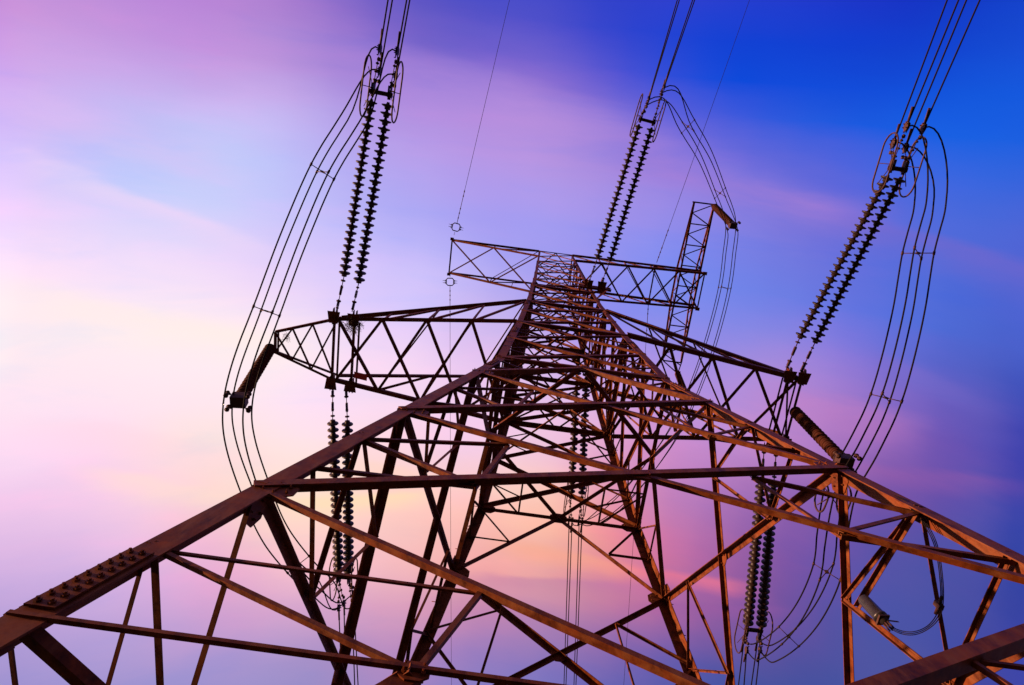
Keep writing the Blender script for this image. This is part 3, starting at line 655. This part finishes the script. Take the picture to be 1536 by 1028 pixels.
def post(P, Q, label, name='jumper_insulator', r=.17):
    t = thing(name, label, 'insulator', P, 'insulators holding out the jumper loops')
    a, b = W(P), W(Q); d = (b-a).normalized(); L = (b-a).length; mb = MB()
    pr_ = [(0,.06),(.12,.07),(.14,.10)]; s = .18; k = 0
    while s < L-.30:
        R = r*1.10 if k % 2 == 0 else r*1.02
        pr_ += [(s,.135),(s+.012,R*.97),(s+.03,R),(s+.044,R*.88),(s+.056,.138)]; s += .095; k += 1
    pr_ += [(L-.24,.10),(L-.2,.08)]
    lathe(mb, a, b, pr_, 20, True); mb.build('shed_column', SHED, t)
    mb = MB(); x = V((1,0,0)); x = (x-d*x.dot(d)).normalized(); y = d.cross(x)
    box(mb, b-d*.1, x*.20, y*.17, d*.16, raw=True)
    box(mb, b-d*.29, x*.13, y*.13, d*.03, raw=True)
    for i in (-1,1):
        for j in (-1,1): bolt(mb, b-d*.26+x*.1*i+y*.1*j, -d, .02, .03)
    mb.build('end_block', FIT, t)
    for i in (-1, 1):
        for j in (-1, 1):
            c = b-d*(.02)+x*.285*i+y*.22*j; mb = MB()
            tube(mb, [c-d*.12, c+d*.14], .045, 8, raw=True); tube(mb, [c-d*.0-x*.1*i, c], .03, 8, raw=True)
            for s_ in (-.08, .08): lathe(mb, c+d*s_, c+d*(s_+1), [(0,.03),(.01,.07),(.03,.07),(.04,.03)], 8, True)
            mb.build('cable_clamp', FIT, t)
    return t
post(V((-3.86,.04,2.84)), px(357,603,1.40), 'ribbed brown insulator slanting down from the tip of the left crossarm')
rt = post(V((2.99,-.03,2.84)), px(1268,695,1.42), 'ribbed brown insulator slanting down from the end of the right crossarm')
post(V((3.72,-2.1,ZT-.04)), px(1100,339,9.85), 'short ribbed insulator at the upper end of the jumper boom', r=.19)
post(V((3.68,2.34,ZT-.06)), px(1030,596,9.95), 'ribbed insulator at the lower end of the jumper boom', r=.19)
mb = MB(); c = W(px(1249,748,1.25)); 
for s in (-1, 1): ringloop(c+V((s*.30,0,0)), V((0,1,.15)).normalized(), V((0,-.15,1)).normalized(), .42, .30, .026, mb)
for s in (-1, 1): tube(mb, [c+V((0,0,.1)), c+V((s*.30,.3,.1))], .014, 6, raw=True); tube(mb, [c+V((0,0,.1)), c+V((s*.30,-.3,.1))], .014, 6, raw=True)
mb.build('grading_ring', FIT, rt)

# ------------------------------------------------------------------ earth wires and their fittings
def earth(pa, pc, edge, z, label, flabel, ring=True, grp='earth wires'):
    a, c, e = px(*pa, z), px(*pc, z), px(*edge, z-.05)
    d = (e-c).normalized()
    if not ring: c = a+(e-a).normalized()*(c-a).length
    t = thing('earth_wire_clamp', flabel, 'clamp', tuple(a), 'earth wire clamps')
    mb = MB(); A, Cc = W(a), W(c); D = (Cc-A).normalized()
    L = (Cc-A).length; tube(mb, [A, A+D*max(.1,L-.32)], .014, 6, raw=True); s0 = W(a if not ring else c+(c-a).normalized()*.10); E_ = (W(e)-s0).normalized(); tube(mb, [s0, s0+E_*2.15], .02, 6, raw=True)
    for s in (.3,.6,.9,1.7,2.0): lathe(mb, s0+E_*s, s0+E_*(s+1), [(0,.015),(.01,.035),(.10,.035),(.11,.015)], 8, True)
    mb.build('link_rod', FIT, t)
    if ring:
        x = D.cross(V((0,0,1))).normalized(); mb = MB(); k = .24
        cor = [Cc+x*a_*k+D*b_*k for a_, b_ in ((-1,-.6),(-.6,-1),(.6,-1),(1,-.6),(1,.6),(.6,1),(-.6,1),(-1,.6))]
        tube(mb, cor, .035, 8, True, True)
        mb.build('arcing_frame', FIT, t)
        mb = MB()
        for s in (-1, 1):
            for b_ in (-.3, .3):
                tube(mb, [Cc+x*s*k+D*b_*k, Cc+x*s*k*1.7+D*b_*k, Cc+x*s*k*2.0-D*k*(.3 if b_ < 0 else -.3)], .014, 6, raw=True)
                lathe(mb, Cc+x*s*k*1.3+D*b_*k, Cc+x*s*k*1.3+D*b_*k+x, [(-.03,.02),(-.02,.06),(.02,.06),(.03,.02)], 10, True)
        mb.build('arcing_horn', FIT, t)
    conductor(a if not ring else c+(c-a).normalized()*.10, e, .013, label, grp, 'earth wire', 'earth_wire')
earth((681,353),(684,341),(764,0), ZT, 'thin wire from the left tip of the top arm up to the frame edge', 'square clamp frame above the left tip of the top arm')
earth((675,411),(675,423),(676,1028), ZT, 'thin wire hanging down the photo from the left tip of the top arm', 'square clamp frame below the left tip of the top arm')
earth((985,394),(992,370),(1125,0), ZT-.4, 'thin wire rising right from the middle of the right top arm', 'slim clamp on the upper edge of the right top arm', False)
earth((973,449),(972,470),(938,1012), ZT-.4, 'thin wire running down behind the tower from the right top arm', 'slim clamp on the lower edge of the right top arm', False)

# ------------------------------------------------------------------ closure with its cable on the right face
def rface(x, y, inset=.03):
    """point of the right body face seen at a pixel"""
    d = FF + RR*((x-768)/FPX) - UU*((y-514)/FPX)
    n = V((1,0,.174)); k = (.995-inset-n.dot(CAM))/n.dot(d); return CAM+d*k
a, b = rface(1288,912), rface(1330,946)
mb = MB(); tube(mb, [rface(1285,912), rface(1432,1026)], .016, 8); part('closure_rail', mb, STEEL2)
mb = MB(); angle(mb, rface(1374,771), rface(1288,912), .026, (1,0,.17), 1); part('secondary_brace', mb, STEEL2)
t = thing('splice_closure', 'grey cylindrical cable splice closure fixed inside the right tower face', 'splice closure', tuple(a))
c0, c1 = rface(1293,897,.10), rface(1330,936,.10); mb = MB(); A, B = W(c0), W(c1); L = (B-A).length
lathe(mb, A, B, [(-.005,.01),(0,.04),(.015,.062),(.04,.075),(L*.7,.078),(L*.72,.088),(L*.78,.088),(L*.80,.060),(L*.97,.045)], 20, True); mb.build('body', CASE, t)
mb = MB(); D = (B-A).normalized(); X = D.cross(V((0,0,1))).normalized(); Y = D.cross(X)
for s in (.85,):
    box(mb, A+D*L*s, X*.07, D*.012, Y*.07, raw=True); box(mb, A+D*L*s+V((.09,0,0)), V((.09,0,0)), D*.012, Y*.02, raw=True)
for i in range(6): p = A+D*L+X*.035*math.cos(i)+Y*.035*math.sin(i); tube(mb, [p, p+D*.08], .012, 6, raw=True)
mb.build('bracket', FIT, t)
path = [(1324,930),(1345,944),(1368,948),(1390,940),(1405,922),(1411,900),(1409,860),(1402,820),(1388,790),(1372,768),(1352,752),(1330,742),(1300,728)]
for k in range(3):
    o = k*2.6; pts = spl([rface(x+o*.8*(1 if i > 3 else .2), y+o*(.9 if i < 5 else -.3), .05) for i, (x, y) in enumerate(path)], 6)
    mb = MB(); tube(mb, pts, .0055, 6)
    tag(mb.build('optical_cable', ALU, loc=tuple(pts[0])), 'one of the thin black cables looping from the splice closure', 'cable', 'cables looping from the splice closure')
t2 = thing('cable_clip', 'small clip holding the looped cables to the right face brace', 'clip', tuple(rface(1404,908)))
mb = MB(); p = W(rface(1408,908,.04)); tube(mb, [p-V((0,.12,0)), p+V((0,.12,0))], .018, 8, raw=True); box(mb, p, V((.03,0,0)), V((0,.03,0)), V((0,0,.05)), raw=True); mb.build('clip_body', FIT, t2)

# ------------------------------------------------------------------ small things on the arms
mb = MB(); c = px(541,563,ZA-.03); plate(mb, [c+V((-.09,-.04,0)), c+V((.09,-.02,0)), c+V((.085,.07,0)), c+V((-.08,.05,0))], V((0,0,-1)), .004)
tag(mb.build('phase_marker', RED, loc=tuple(c)), 'small red marker plate on the lower edge of the left crossarm', 'marker plate')
def nest(x, y, z, n, r, label):
    c = W(px(x, y, z)); mb = MB()
    for _ in range(n):
        u = V((random.gauss(0,1),random.gauss(0,1),random.gauss(0,.45)))*r*.5; d = V((random.uniform(-1,1),random.uniform(-1,1),random.uniform(-.4,.4))).normalized()*random.uniform(.06,.18)
        tube(mb, [c+u-d, c+u+V((0,0,random.uniform(-.02,.02))), c+u+d], random.uniform(.003,.007), 4, raw=True)
    tag(mb.build('twig_nest', TWIG, loc=tuple(px(x,y,z))), label, 'nest')
nest(529,487,ZA-.05,170,.24,'dark scruffy bird nest on the left crossarm under the upper strings')
nest(430,505,ZA,14,.14,'few loose twigs caught in the tip of the left crossarm')
